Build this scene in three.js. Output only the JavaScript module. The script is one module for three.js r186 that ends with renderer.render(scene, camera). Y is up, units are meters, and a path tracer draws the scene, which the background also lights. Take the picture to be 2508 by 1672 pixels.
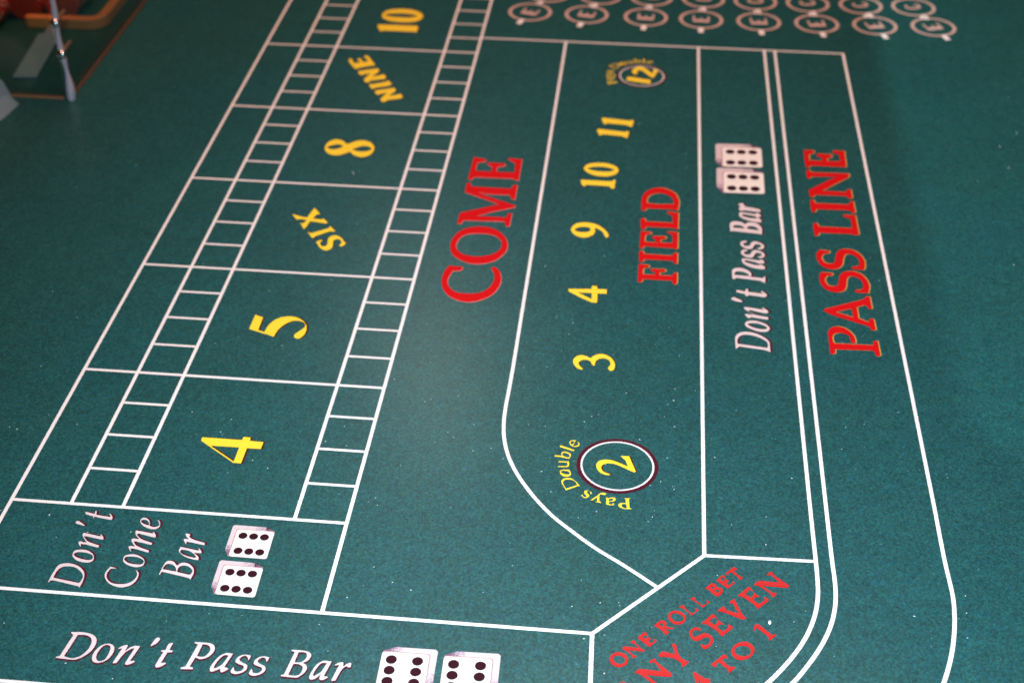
import * as THREE from 'three';
import { mergeGeometries } from 'three/addons/utils/BufferGeometryUtils.js';
import { RoundedBoxGeometry } from 'three/addons/geometries/RoundedBoxGeometry.js';
import { RectAreaLightUniformsLib } from 'three/addons/lights/RectAreaLightUniformsLib.js';

// ---------------------------------------------------------------- camera, lights, exposure
const S = 0.69;                         // camera height above the felt, metres
const FOCAL = 3457.4, CX = 1254, CY = 836;   // photograph pixels
const scene = new THREE.Scene();
scene.background = new THREE.Color(0, 0, 0);
const camera = new THREE.PerspectiveCamera(27.187, 1024 / 682, 0.02, 30);
camera.position.set(0, S, 0);
camera.rotation.set(-0.64143, 0.09958, 0.00135, 'YXZ');
camera.focus = 0.955;
camera.userData.fStop = 6.9;
camera.updateMatrixWorld(true);
scene.add(camera);

RectAreaLightUniformsLib.init();
// flash on the camera (daylight-coloured next to the room's lamps)
const flash = new THREE.SpotLight(new THREE.Color(0.74, 1.0, 1.14), 8.3, 0, 0.66, 0.95, 2);
flash.position.set(-0.02, S + 0.1, 0.02);
flash.target.position.set(0.04, 0, -0.76);
flash.castShadow = true; flash.shadow.radius = 1.2; flash.shadow.mapSize.set(2048, 2048);
scene.add(flash, flash.target);
// lamp beyond the far end of the table: its sheen lies on the felt beside COME
const lamp = new THREE.RectAreaLight(new THREE.Color(1.0, 1.0, 0.96), 52, 0.15, 0.15);
lamp.position.set(-0.50, 1.62, -2.86);
lamp.lookAt(-0.15, 0, -0.88);
scene.add(lamp);
// warm lamp panel over the table
const overhead = new THREE.RectAreaLight(new THREE.Color(1.0, 0.41, 0.215), 7.0, 1.3, 1.3);
overhead.position.set(-0.05, 2.0, -1.5);
overhead.lookAt(-0.05, 0, -1.5);
scene.add(overhead);
// added cool lamp imitating flash light mirrored onto the right of the felt
const addedSideLamp = new THREE.SpotLight(new THREE.Color(0.5, 0.95, 1.0), 42, 0, 0.5, 0.6, 2);
addedSideLamp.position.set(-4 * S, 1.3 * S, -1.8 * S);
addedSideLamp.target.position.set(0.45 * S, 0, -1.7 * S);
addedSideLamp.castShadow = true; addedSideLamp.shadow.radius = 0.3; addedSideLamp.shadow.mapSize.set(2048, 2048);
scene.add(addedSideLamp, addedSideLamp.target);

const renderer = new THREE.WebGLRenderer({ antialias: true });
renderer.setSize(1024, 682);
renderer.toneMapping = THREE.LinearToneMapping;
renderer.toneMappingExposure = 1;
renderer.shadowMap.enabled = true;

// ---------------------------------------------------------------- helpers
let seed = 20240611;
const rnd = () => { seed = (seed * 1664525 + 1013904223) >>> 0; return seed / 4294967296; };
const M4 = camera.matrixWorld.clone();
// a pixel of the photograph to the point of the felt it shows: [x, -z] in metres
function px(x, y) {
  const d = new THREE.Vector3((x - CX) / FOCAL, -(y - CY) / FOCAL, -1).transformDirection(M4);
  const t = -S / d.y;
  return [d.x * t, -d.z * t];
}
function hash(x, y) { let n = (x * 374761393 + y * 668265263) | 0; n = Math.imul(n ^ (n >>> 13), 1274126177); return ((n ^ (n >>> 16)) >>> 0) / 4294967296; }
function vnoise(x, y) {
  const xi = Math.floor(x), yi = Math.floor(y), fx = x - xi, fy = y - yi, sx = fx * fx * (3 - 2 * fx), sy = fy * fy * (3 - 2 * fy);
  const a = hash(xi, yi), b = hash(xi + 1, yi), c = hash(xi, yi + 1), d = hash(xi + 1, yi + 1);
  return a + (b - a) * sx + (c - a) * sy + (a - b - c + d) * sx * sy;
}
const fbm = (x, y) => vnoise(x, y) * 0.5 + vnoise(x * 2.1 + 7, y * 2.1 + 3) * 0.3 + vnoise(x * 4.3 + 1, y * 4.3 + 9) * 0.2;
const SHADOWS = (o) => { o.castShadow = true; o.receiveShadow = true; return o; };
function part(name, geo, mat, parent, label) {
  const m = SHADOWS(new THREE.Mesh(geo, mat)); m.name = name; parent.add(m);
  if (label) m.userData.label = label;
  return m;
}
function thing(name, label, category, group) {
  const g = new THREE.Group(); g.name = name; g.userData = { label, category };
  if (group) g.userData.group = group;
  scene.add(g); return g;
}

// ---------------------------------------------------------------- materials
const N = 1024;
function texture(fn, srgb) {
  const data = new Uint8Array(N * N * 4);
  for (let y = 0; y < N; y++) for (let x = 0; x < N; x++) { const c = fn(x, y), i = (y * N + x) * 4; data[i] = c[0]; data[i + 1] = c[1]; data[i + 2] = c[2]; data[i + 3] = 255; }
  const t = new THREE.DataTexture(data, N, N);
  t.wrapS = t.wrapT = THREE.RepeatWrapping; t.magFilter = THREE.LinearFilter; t.minFilter = THREE.LinearMipmapLinearFilter; t.generateMipmaps = true;
  if (srgb) t.colorSpace = THREE.SRGBColorSpace;
  t.repeat.set(1 / TILE, 1 / TILE); t.needsUpdate = true; return t;
}
const TILE = 0.47;                      // metres covered by one tile of the felt textures
// short matted fibres: many tiny random strokes summed into a tileable height field
const fibre = new Float32Array(N * N);
for (let k = 0; k < 150000; k++) {
  let x = rnd() * N, y = rnd() * N, a = rnd() * Math.PI * 2; const len = 3 + rnd() * 7, v = rnd() - 0.5;
  for (let s = 0; s < len; s++) { fibre[((y | 0) & (N - 1)) * N + ((x | 0) & (N - 1))] += v; x += Math.cos(a); y += Math.sin(a); a += (rnd() - 0.5) * 0.5; }
}
const wrapNoise = (x, y, p) => { const c = N / p; const g = (i, j) => hash(((i % c) + c) % c + p * 131, ((j % c) + c) % c + p * 17); const xi = Math.floor(x / p), yi = Math.floor(y / p), fx = x / p - xi, fy = y / p - yi, sx = fx * fx * (3 - 2 * fx), sy = fy * fy * (3 - 2 * fy); return (g(xi, yi) * (1 - sx) + g(xi + 1, yi) * sx) * (1 - sy) + (g(xi, yi + 1) * (1 - sx) + g(xi + 1, yi + 1) * sx) * sy; };
const cl = (v) => Math.max(0, Math.min(255, v));
const feltHeight = (x, y) => fibre[y * N + x] * 0.34 + (wrapNoise(x, y, 4) - 0.5) * 0.35 + (wrapNoise(x, y, 8) - 0.5) * 0.06;
const heightMap = texture((x, y) => { const h = cl(128 + 90 * feltHeight(x, y)); return [h, h, h]; });
const feltMap = texture((x, y) => {
  const h = feltHeight(x, y) * 0.7 + (wrapNoise(x, y, 16) - 0.5) * 0.12 + (wrapNoise(x + 77, y + 31, 2) - 0.5) * 0.9 + (hash(x, y + 5000) - 0.5) * 0.5, k = 0.97 + h * 0.42, t = (wrapNoise(x + 311, y + 97, 4) - 0.5) * 0.16 + (hash(x + 9000, y) - 0.5) * 0.16;
  return [cl(32 * k * (1 + t * 1.1)), cl(79 * k), cl(80 * k * (1 - t * 0.6))];
}, true);
const inkMap = texture((x, y) => { const k = cl(244 + feltHeight(x, y) * 14 - (hash(x + 77, y) > 0.996 ? 30 : 0)); return [k, k, k]; }, true);
const felt = new THREE.MeshPhysicalMaterial({ map: feltMap, bumpMap: heightMap, bumpScale: 0.00015, roughness: 0.3, specularIntensity: 0.35, vertexColors: true });
const ink = (r, g, b) => new THREE.MeshPhysicalMaterial({ color: new THREE.Color(r, g, b), map: inkMap, bumpMap: heightMap, bumpScale: 0.0003, roughness: 0.7, specularIntensity: 0.15 });
const INK = {
  white: ink(0.82, 0.80, 0.80), cream: ink(0.66, 0.56, 0.565), dieFace: ink(0.78, 0.73, 0.68), dieSide: ink(0.60, 0.49, 0.51), red: ink(0.56, 0.005, 0.008), redWarm: ink(0.47, 0.024, 0.022), yellow: ink(0.88, 0.66, 0.045), maroon: ink(0.07, 0.009, 0.02), brown: ink(0.07, 0.014, 0.008),
  olive: ink(0.45, 0.33, 0.08), rose: ink(0.56, 0.40, 0.37), dieLine: ink(0.40, 0.2, 0.22), mauve: ink(0.22, 0.11, 0.17), pip: ink(0.032, 0.006, 0.012), lightRed: ink(0.85, 0.3, 0.27), paleYellow: ink(0.72, 0.62, 0.12),
};

// ---------------------------------------------------------------- the table
const table = thing('craps_table', 'green felt craps table printed with white lines, red and yellow betting lettering', 'craps table');
{
  const x0 = -1.3 * S, x1 = 1.15 * S, z0 = 0.15, z1 = 2.3, nx = 200, nz = 260;
  const g = new THREE.PlaneGeometry(x1 - x0, z1 - z0, nx, nz); g.translate((x0 + x1) / 2, (z0 + z1) / 2, 0);
  const p = g.attributes.position, uv = g.attributes.uv, col = new Float32Array(p.count * 3);
  for (let i = 0; i < p.count; i++) {
    const x = p.getX(i), y = p.getY(i);
    uv.setXY(i, x, y);
    const k = 0.93 + 0.14 * fbm(x * 14, y * 14) + 0.08 * (fbm(x * 55 + 40, y * 55) - 0.5), w = (fbm(x * 9 + 20, y * 9 + 50) - 0.5) * 0.12;
    const c = [k * (1 + w * 1.6), k, k * (1 - w)];
    col.set(c, i * 3);
  }
  g.setAttribute('color', new THREE.BufferAttribute(col, 3));
  g.rotateX(-Math.PI / 2);
  part('felt', g, felt, table);
  const board = new THREE.MeshStandardMaterial({ color: new THREE.Color(0.09, 0.05, 0.03), roughness: 0.6 });
  const slab = new THREE.BoxGeometry(x1 - x0, 0.03, z1 - z0); slab.translate((x0 + x1) / 2, -0.0165, -(z0 + z1) / 2);
  part('table_board', slab, board, table);
  // unseen side wall, added to cut the side lamp; raised end slants the shadow
  const wallShape = new THREE.Shape([[0.15, -0.03], [2.3, -0.03], [2.3, 0.5 * S], [1.454 * S, 0.5 * S], [1.0 * S, 0.63 * S], [0.15, 0.66 * S]].map(([a, b]) => new THREE.Vector2(a, b)));
  const wall = new THREE.ExtrudeGeometry(wallShape, { depth: 0.03, bevelEnabled: false });
  wall.rotateY(Math.PI / 2); wall.translate(-1.3 * S - 0.032, 0, 0);
  part('added_side_wall', wall, board, table);
}

// ---- printing on the felt: sheets of ink, each a fraction of a millimetre above the one below
const H = { under: 0.00015, line: 0.0003, cross: 0.00038, tick: 0.00034, ink: 0.0003, over: 0.00042, top: 0.00054 };
function flat(shape, h) { const g = new THREE.ShapeGeometry(shape, 6); g.rotateX(-Math.PI / 2); g.translate(0, h, 0); return g; }
const V2 = ([x, y]) => new THREE.Vector2(x, y);
function shapeOf(outer, holes = []) { const s = new THREE.Shape(outer.map(V2)); s.holes = holes.map((h) => new THREE.Path(h.map(V2))); return s; }
function ribbon(pts, w, h) {
  const pos = [], uv = [], idx = [], n = pts.length;
  for (let i = 0; i < n; i++) {
    const a = pts[Math.max(0, i - 1)], b = pts[Math.min(n - 1, i + 1)], l = Math.hypot(b[0] - a[0], b[1] - a[1]), nx = -(b[1] - a[1]) / l, ny = (b[0] - a[0]) / l;
    for (const s of [0.5, -0.5]) { const j = s * w * (1 + (rnd() - 0.5) * 0.05), x = pts[i][0] + nx * j, y = pts[i][1] + ny * j; pos.push(x, h, -y); uv.push(x, y); }
    if (i) { const k = i * 2; idx.push(k - 2, k - 1, k, k - 1, k + 1, k); }
  }
  const g = new THREE.BufferGeometry();
  g.setAttribute('position', new THREE.Float32BufferAttribute(pos, 3)); g.setAttribute('uv', new THREE.Float32BufferAttribute(uv, 2)); g.setIndex(idx); g.computeVertexNormals();
  return g;
}
const span = (a, b) => { const n = Math.max(2, Math.round(Math.hypot(b[0] - a[0], b[1] - a[1]) / 0.004)); return Array.from({ length: n + 1 }, (_, i) => [a[0] + (b[0] - a[0]) * i / n, a[1] + (b[1] - a[1]) * i / n]); };
const LW = 0.0040 * S;
const line = (a, b, h = H.line, w = LW) => part('printed_line', ribbon(span(a, b), w, h), INK.white, table);
const g2 = (u, v) => [u * S, v * S];
const U = { a: -0.6185, b: -0.5555, c: -0.5011, d: -0.3222, e: -0.2685, f: -0.1272, g: 0.0907, h: 0.1980, i: 0.2150, j: 0.3252 };
const rows = [1.0098, 1.2292, 1.4484, 1.6676, 1.8866, 2.1071, 2.327];
const top = 2.1655, e2 = 0.00215;
// box rows and ladders
line(g2(U.a, 0.86), g2(U.a, 2.7)); line(g2(U.b, rows[0]), g2(U.b, 2.7)); line(g2(U.c, rows[0]), g2(U.c, 2.7)); line(g2(U.d, rows[0]), g2(U.d, 2.7)); line(g2(U.e, 0.8889), g2(U.e, 2.7));
for (const v of rows) line(g2(U.a + e2, v), g2(U.e - e2, v), H.cross);
for (let r = 0; r < 6; r++) for (let k = 1; k < 4; k++) {
  const v = rows[r] + (rows[r + 1] - rows[r]) * k / 4;
  line(g2(U.b + e2, v), g2(U.c - e2, v), H.tick, LW * 0.92); line(g2(U.d + e2, v), g2(U.e - e2, v), H.tick, LW * 0.92);
}
// lower bars
line(g2(-0.95, 0.8889), px(1450.4, 1552.1), H.cross); line(g2(-0.95, 0.7805), g2(0.1, 0.7805), H.cross);
line(px(1450.4, 1552.1), px(1445, 1700), H.line); line(px(1450.4, 1552.1), px(1725.2, 1361), H.tick);
line(px(1725.2, 1361), px(1997, 1375.5), H.cross);
// field, don't pass and pass line
line(g2(U.e + e2, top), g2(U.j + e2, top), H.cross);
line(px(1725.2, 1361), g2(U.g, top), H.line);
const smooth = (pts, n = 12) => new THREE.CatmullRomCurve3(pts.map(([x, y]) => new THREE.Vector3(x, y, 0)), false, 'centripetal').getPoints(n * pts.length).map((p) => [p.x, p.y]);
function curveLine(head, pixels, h) { part('printed_line', ribbon([...span(head, px(...pixels[0])).slice(0, -1), ...smooth(pixels.map((p) => px(...p)))], LW, h), INK.white, table); }
const Z = (ox, oy, s) => ([x, y]) => [ox + x / s, oy + y / s];
curveLine(g2(U.f, top), [...[[300, 0], [262, 210], [226, 400], [211, 540], [214, 670], [245, 820], [312, 975], [405, 1120], [525, 1270], [680, 1428]].map(Z(1180, 900, 3.92)), ...[[270, 10], [480, 165], [680, 295], [900, 425], [1110, 560], [1345, 715]].map(Z(1350, 1300, 5.2275))], H.line);
const zb = Z(1700, 1250, 3.136);
curveLine(g2(U.h, top), [[895, 0], [916, 200], [938, 400], [950, 540], [953, 650], [936, 780], [896, 900], [840, 1010], [762, 1120], [680, 1215], [585, 1310], [480, 1400]].map(zb), H.line);
curveLine(g2(U.i, top), [[1018, 0], [1040, 200], [1063, 400], [1080, 520], [1089, 630], [1085, 740], [1060, 860], [1017, 970], [958, 1075], [880, 1185], [785, 1300], [680, 1400]].map(zb), H.line);
curveLine(g2(U.j, top), [[1852, 0], [1890, 200], [1930, 400], [1968, 560], [1993, 680], [2003, 810], [2001, 940], [1985, 1080], [1955, 1215], [1918, 1330], [1870, 1430]].map(zb), H.line);

// ---- lettering: outlines of the letters in pixels of enlargements of the photograph, laid back onto the felt; "~" marks a smooth point, "|" starts a counter
function contour(str, place, off = [0, 0]) {
  const pts = str.trim().split(/\s+/).map((t) => { const s = t[0] === '~', [x, y] = (s ? t.slice(1) : t).split(',').map(Number); return { s, p: place([x + off[0], y + off[1]]) }; });
  const n = pts.length, out = [];
  for (let i = 0; i < n; i++) {
    const a = pts[i], b = pts[(i + 1) % n];
    out.push(a.p);
    if (!a.s && !b.s) continue;
    const p0 = a.s ? pts[(i + n - 1) % n].p : null, p3 = b.s ? pts[(i + 2) % n].p : null, k = 0.165;
    let c1 = a.s ? [a.p[0] + (b.p[0] - p0[0]) * k, a.p[1] + (b.p[1] - p0[1]) * k] : null, c2 = b.s ? [b.p[0] - (p3[0] - a.p[0]) * k, b.p[1] - (p3[1] - a.p[1]) * k] : null;
    c1 = c1 ?? [a.p[0] + (c2[0] - a.p[0]) * 0.4, a.p[1] + (c2[1] - a.p[1]) * 0.4]; c2 = c2 ?? [b.p[0] + (c1[0] - b.p[0]) * 0.4, b.p[1] + (c1[1] - b.p[1]) * 0.4];
    for (let q = 1; q < 6; q++) { const t = q / 6, m = 1 - t; out.push([0, 1].map((j) => m * m * m * a.p[j] + 3 * m * m * t * c1[j] + 3 * m * t * t * c2[j] + t * t * t * b.p[j])); }
  }
  return out;
}
const area = (c) => c.reduce((s, p, i) => { const q = c[(i + 1) % c.length]; return s + p[0] * q[1] - q[0] * p[1]; }, 0);
function glyphShape(str, place, off, fat = 0) {
  const [outer, ...holes] = str.split('|').map((c) => contour(c, place, off));
  const grow = (c, d) => { const s = Math.sign(area(c)) * d, n = c.length; return c.map((p, i) => { const a = c[(i + n - 1) % n], b = c[(i + 1) % n], l = Math.hypot(b[0] - a[0], b[1] - a[1]) || 1; return [p[0] + s * (b[1] - a[1]) / l, p[1] - s * (b[0] - a[0]) / l]; }); };
  return shapeOf(fat ? grow(outer, fat) : outer, holes.map((h) => fat ? grow(h, -fat) : h));
}
// word(label, ink, list of [crop, glyph], second ink, ...): the layout is printed in two inks, a maroon, brown or olive copy of each letter showing beside it; shift is the misregister in metres
function word(label, mat, list, under, shift = [0, 0], fat = 0, thin = -0.00012) {
  const tops = [], unders = [];
  for (const [crop, glyph, off] of list) {
    const place = (p) => px(crop[0] + p[0] / crop[2], crop[1] + p[1] / crop[2]);
    tops.push(flat(glyphShape(glyph, place, off, thin), H.ink));
    if (under) { const g = flat(glyphShape(glyph, place, off, fat), H.under); g.translate(shift[0], 0, -shift[1]); unders.push(g); }
  }
  const m = part('printed_lettering', mergeGeometries(tops), mat, table, label);
  if (under) part('second_ink', mergeGeometries(unders), under, m);
  return m;
}
const K1 = [1070, 560, 8.255], K2 = [1100, 370, 7.84], K3 = [1550, 570, 11.2], K4 = [1550, 450, 11.2], K5 = [2000, 690, 8.253], K6 = [1980, 530, 8.253], K7 = [1960, 360, 8.713];
word('red lettering reading COME', INK.red, [
  [K1, '268,742 400,765 ~500,765 ~525,800 ~490,848 330,860 ~250,980 ~225,1070 ~240,1150 ~310,1235 ~450,1295 ~660,1312 ~850,1295 ~1010,1225 ~1110,1120 ~1155,1000 ~1140,900 1092,820 ~1120,775 ~1200,790 ~1270,860 ~1305,980 ~1295,1100 ~1230,1230 ~1110,1345 ~930,1435 ~700,1487 ~500,1475 ~290,1400 ~150,1280 ~90,1140 ~90,1020 ~130,890 ~200,790'],
  [K1, '~880,-44 ~1080,-20 ~1250,50 ~1385,170 ~1437,310 ~1415,440 ~1300,570 ~1130,670 ~850,722 ~600,690 ~400,600 ~290,490 ~262,350 ~300,220 ~420,80 ~620,-15 | ~840,103 ~1050,118 ~1200,165 ~1290,250 ~1300,330 ~1270,420 ~1150,500 ~980,548 ~800,562 ~600,535 ~470,480 ~400,390 ~415,280 ~500,170 ~640,115'],
  [K2, '335,605 410,608 435,680 1190,722 1232,650 1320,655 1272,935 1192,928 1160,848 740,835 560,795 720,862 1280,1045 1262,1088 870,1165 545,1243 1090,1275 1122,1195 1215,1200 1165,1452 1085,1450 1062,1360 275,1335 240,1400 148,1395 195,1200 250,1175 955,1025 300,795'],
  [K2, '470,120 690,150 ~715,175 ~690,208 560,225 ~530,290 520,380 815,395 815,300 ~790,295 725,255 745,220 1075,238 ~1090,270 ~1060,295 950,310 ~925,340 925,400 1250,415 1265,240 1130,165 1140,135 1410,160 1340,570 1290,572 1215,535 480,505 430,565 355,540'],
], INK.lightRed, [0.0002, -0.0003], -0.0002, -0.0003);
word('red lettering reading FIELD', INK.red, [
  [K3, '195,855 420,885 ~462,920 ~430,965 320,970 ~290,1040 290,1140 610,1155 610,1100 490,1035 500,985 880,1000 ~915,1045 ~880,1080 750,1090 740,1160 1085,1185 1130,1095 1225,1105 1220,1390 ~1160,1425 ~1105,1400 1080,1320 700,1300 285,1275 245,1360 145,1365 130,1330 155,880'],
  [K3, '200,495 280,495 320,580 1085,630 1130,550 1235,555 1225,850 1150,865 1090,770 320,735 285,800 175,800 165,560'],
  [K3, '220,-49 480,-19 ~520,16 ~480,46 370,56 ~340,130 345,250 630,268 630,200 520,130 540,92 890,97 ~922,135 ~885,180 785,190 755,265 1095,290 1095,70 935,5 955,-34 1245,-10 1240,430 1190,465 1090,430 700,405 325,370 290,430 200,440 180,400'],
  [K4, '250,950 330,950 370,1035 1100,1075 1085,880 940,820 955,765 1260,800 1250,1250 1180,1250 1080,1220 380,1180 340,1245 225,1245 210,1000'],
  [K4, '240,740 235,600 ~250,400 ~330,250 ~500,150 ~720,108 ~950,150 ~1150,250 ~1250,400 ~1280,520 1245,735 1190,740 1100,710 380,680 355,740 | 400,530 ~395,450 ~430,370 ~530,300 ~720,262 ~920,295 ~1050,365 ~1110,450 1125,560 700,565'],
], INK.olive, [0.0005, 0.0003], 0.0002);
const SS = '290,1125 480,1145 ~500,1170 ~490,1195 390,1205 ~345,1280 ~370,1350 ~430,1400 ~530,1410 ~600,1380 ~620,1290 ~640,1190 ~720,1125 ~850,1105 ~980,1125 ~1110,1195 ~1210,1310 ~1245,1440 1215,1560 960,1540 950,1490 1080,1480 ~1110,1420 ~1090,1330 ~1010,1250 ~890,1215 ~810,1235 ~785,1310 ~770,1440 ~720,1510 ~590,1540 ~430,1510 ~310,1440 ~240,1340 ~225,1220 ~245,1150';
word('red lettering reading PASS LINE', INK.red, [
  [K5, '280,1450 235,1080 ~240,1000 ~310,925 ~440,905 ~580,940 ~710,1030 ~780,1130 ~800,1240 ~740,1240 ~700,1220 ~670,1110 ~590,1060 ~470,1040 ~370,1060 ~335,1120 ~345,1200 375,1245 1150,1285 1145,1210 1190,1195 1245,1200 1305,1495 1250,1515 1200,1500 1185,1430 1130,1395 390,1370 385,1455 320,1470'],
  [K5, '145,590 170,550 900,370 ~970,345 990,300 1085,300 1135,555 1060,555 1015,490 960,480 825,520 860,740 1055,820 1075,750 1165,755 1212,975 1150,990 1105,970 1070,910 780,820 300,670 | 400,615 710,545 745,720'],
  [K6, SS],
  [K6, '235,675 420,695 ~435,720 ~425,745 330,760 ~275,830 ~310,900 ~370,945 ~470,955 ~530,930 ~550,830 ~580,730 ~660,670 ~770,658 ~900,680 ~1030,750 ~1120,850 ~1155,950 ~1150,1040 1125,1090 900,1070 865,1035 900,1015 1000,1010 ~1030,950 ~1010,860 ~940,800 ~830,765 ~750,785 ~720,860 ~700,970 ~640,1040 ~520,1075 ~370,1050 ~260,990 ~185,890 ~165,800 ~190,710'],
  [K6, '115,140 170,130 225,205 890,240 855,50 700,5 720,-37 960,-20 1035,370 960,385 880,360 230,335 215,390 130,400 95,190'],
  [K7, '215,1135 290,1130 335,1200 1040,1230 1065,1160 1140,1160 1190,1395 1130,1425 1060,1355 360,1330 330,1390 250,1390 225,1280'],
  [K7, '130,500 205,490 245,540 1050,570 1055,610 1040,650 490,935 980,965 1000,910 1090,905 1125,1090 1080,1110 1030,1105 980,1050 330,1025 280,1080 215,1075 185,920 760,640 250,635 225,665 165,680 135,600'],
  [K7, '75,65 280,75 ~310,110 ~285,140 215,155 195,180 205,285 480,300 470,240 350,195 370,145 670,160 ~690,200 ~650,235 590,250 575,305 860,310 830,170 690,120 700,75 950,85 995,430 960,440 880,430 230,400 195,445 130,440 100,330'],
], INK.olive, [0.0006, 0.0003], 0.0002);

const B1 = [120, 1530, 7.35], B2 = [420, 1560, 9.046], B3 = [660, 1570, 9.8];
const s1 = '1760,410 1740,470 1695,525 1685,470 ~1650,425 ~1590,425 ~1520,470 ~1510,520 ~1580,570 ~1660,610 ~1680,660 ~1650,730 ~1560,790 ~1430,825 ~1340,810 ~1300,770 ~1330,710 1370,660 1385,700 ~1400,750 ~1470,765 ~1550,740 ~1590,690 ~1580,640 ~1500,610 ~1420,570 ~1410,530 ~1450,460 ~1540,405 ~1640,390 ~1710,400';
word("white italic lettering reading Don't Pass Bar below the Don't Come box", INK.cream, [
  [B1, '395,130 580,130 ~740,160 ~830,215 ~855,280 ~830,370 ~760,470 ~640,560 ~520,615 ~420,632 110,598 120,575 185,560 430,185 390,155 | 515,185 ~650,190 ~730,225 ~760,290 ~735,380 ~670,470 ~560,560 ~430,600 ~340,590 268,565'],
  [B1, '~1060,340 ~1140,360 ~1175,420 ~1150,510 ~1080,600 ~980,665 ~860,690 ~780,660 ~765,590 ~800,500 ~870,420 ~960,360 | ~1040,365 ~1090,385 ~1095,440 ~1060,530 ~1000,620 ~920,655 ~870,645 ~845,590 ~870,510 ~930,425 ~985,380'],
  [B1, '1245,420 ~1320,380 ~1400,362 1415,385 1360,480 ~1450,410 ~1540,380 ~1610,385 ~1625,410 1450,655 1530,645 1540,670 ~1460,710 ~1390,725 ~1360,705 1380,660 1530,430 ~1480,435 ~1400,480 ~1340,530 1210,690 1150,700 1140,680 1310,425 1240,440'],
  [B1, '~1960,228 ~1995,245 ~1980,290 ~1920,345 1830,390 1820,375 ~1880,290 ~1920,245'],
  [B1, '2215,325 2230,335 2165,455 2225,465 2215,500 2130,500 2010,690 2090,680 2105,700 ~2020,750 ~1930,775 ~1905,745 ~1920,700 2050,495 2005,480 2015,460 2090,455 ~2130,370 ~2170,335'],
  [B2, '520,110 700,120 ~850,135 ~930,175 ~960,240 ~940,320 ~860,410 ~750,470 ~640,495 ~550,470 530,450 400,655 475,680 465,720 195,715 200,675 300,650 580,165 500,140 | 690,165 ~790,180 ~840,225 ~850,290 ~800,370 ~720,430 ~620,435 565,418'],
  [B2, '1365,370 1170,665 1250,695 1255,715 ~1160,770 ~1100,785 ~1070,750 1075,705 ~1000,735 ~920,765 ~860,770 ~838,730 ~860,650 ~940,540 ~1050,430 ~1150,375 ~1240,352 ~1320,365 | 1255,415 ~1180,405 ~1100,450 ~1000,560 ~940,660 ~950,690 ~1010,670 ~1110,610 ~1190,510'],
  [B2, s1], [B2, s1, [405, 38]],
  [B3, '530,205 700,215 ~880,240 ~980,290 ~1000,350 ~960,430 ~890,490 ~810,525 ~870,565 ~900,640 ~870,720 ~790,800 ~690,865 ~600,880 260,845 270,815 340,800 600,265 525,240 | 700,270 ~800,270 ~870,290 ~890,340 ~870,410 ~800,480 ~730,510 600,510 | 570,555 ~680,555 ~760,590 ~790,640 ~770,720 ~710,800 ~620,830 ~520,825 450,805'],
  [B3, '1495,490 1300,850 1390,850 1400,875 ~1300,930 ~1220,940 ~1190,910 ~1200,860 1230,790 ~1160,860 ~1070,915 ~980,930 ~945,890 ~960,810 ~1030,690 ~1120,570 ~1220,500 ~1320,470 ~1420,480 | 1370,540 ~1290,525 ~1210,560 ~1120,670 ~1050,790 ~1060,840 ~1130,800 ~1230,740 ~1300,640'],
  [B3, '1560,575 ~1640,525 ~1750,505 1775,520 1770,610 ~1850,550 ~1940,520 ~1965,550 ~1940,630 1880,630 1840,605 ~1760,660 ~1700,740 1580,950 1480,965 1475,945 1640,620 ~1660,580 1570,595'],
], INK.maroon, [0.0003, -0.0007], 0.0005);
const Y1 = [110, 1240, 7.468], Y2 = [240, 1250, 7.839], Y3 = [380, 1280, 7.35];
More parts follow.
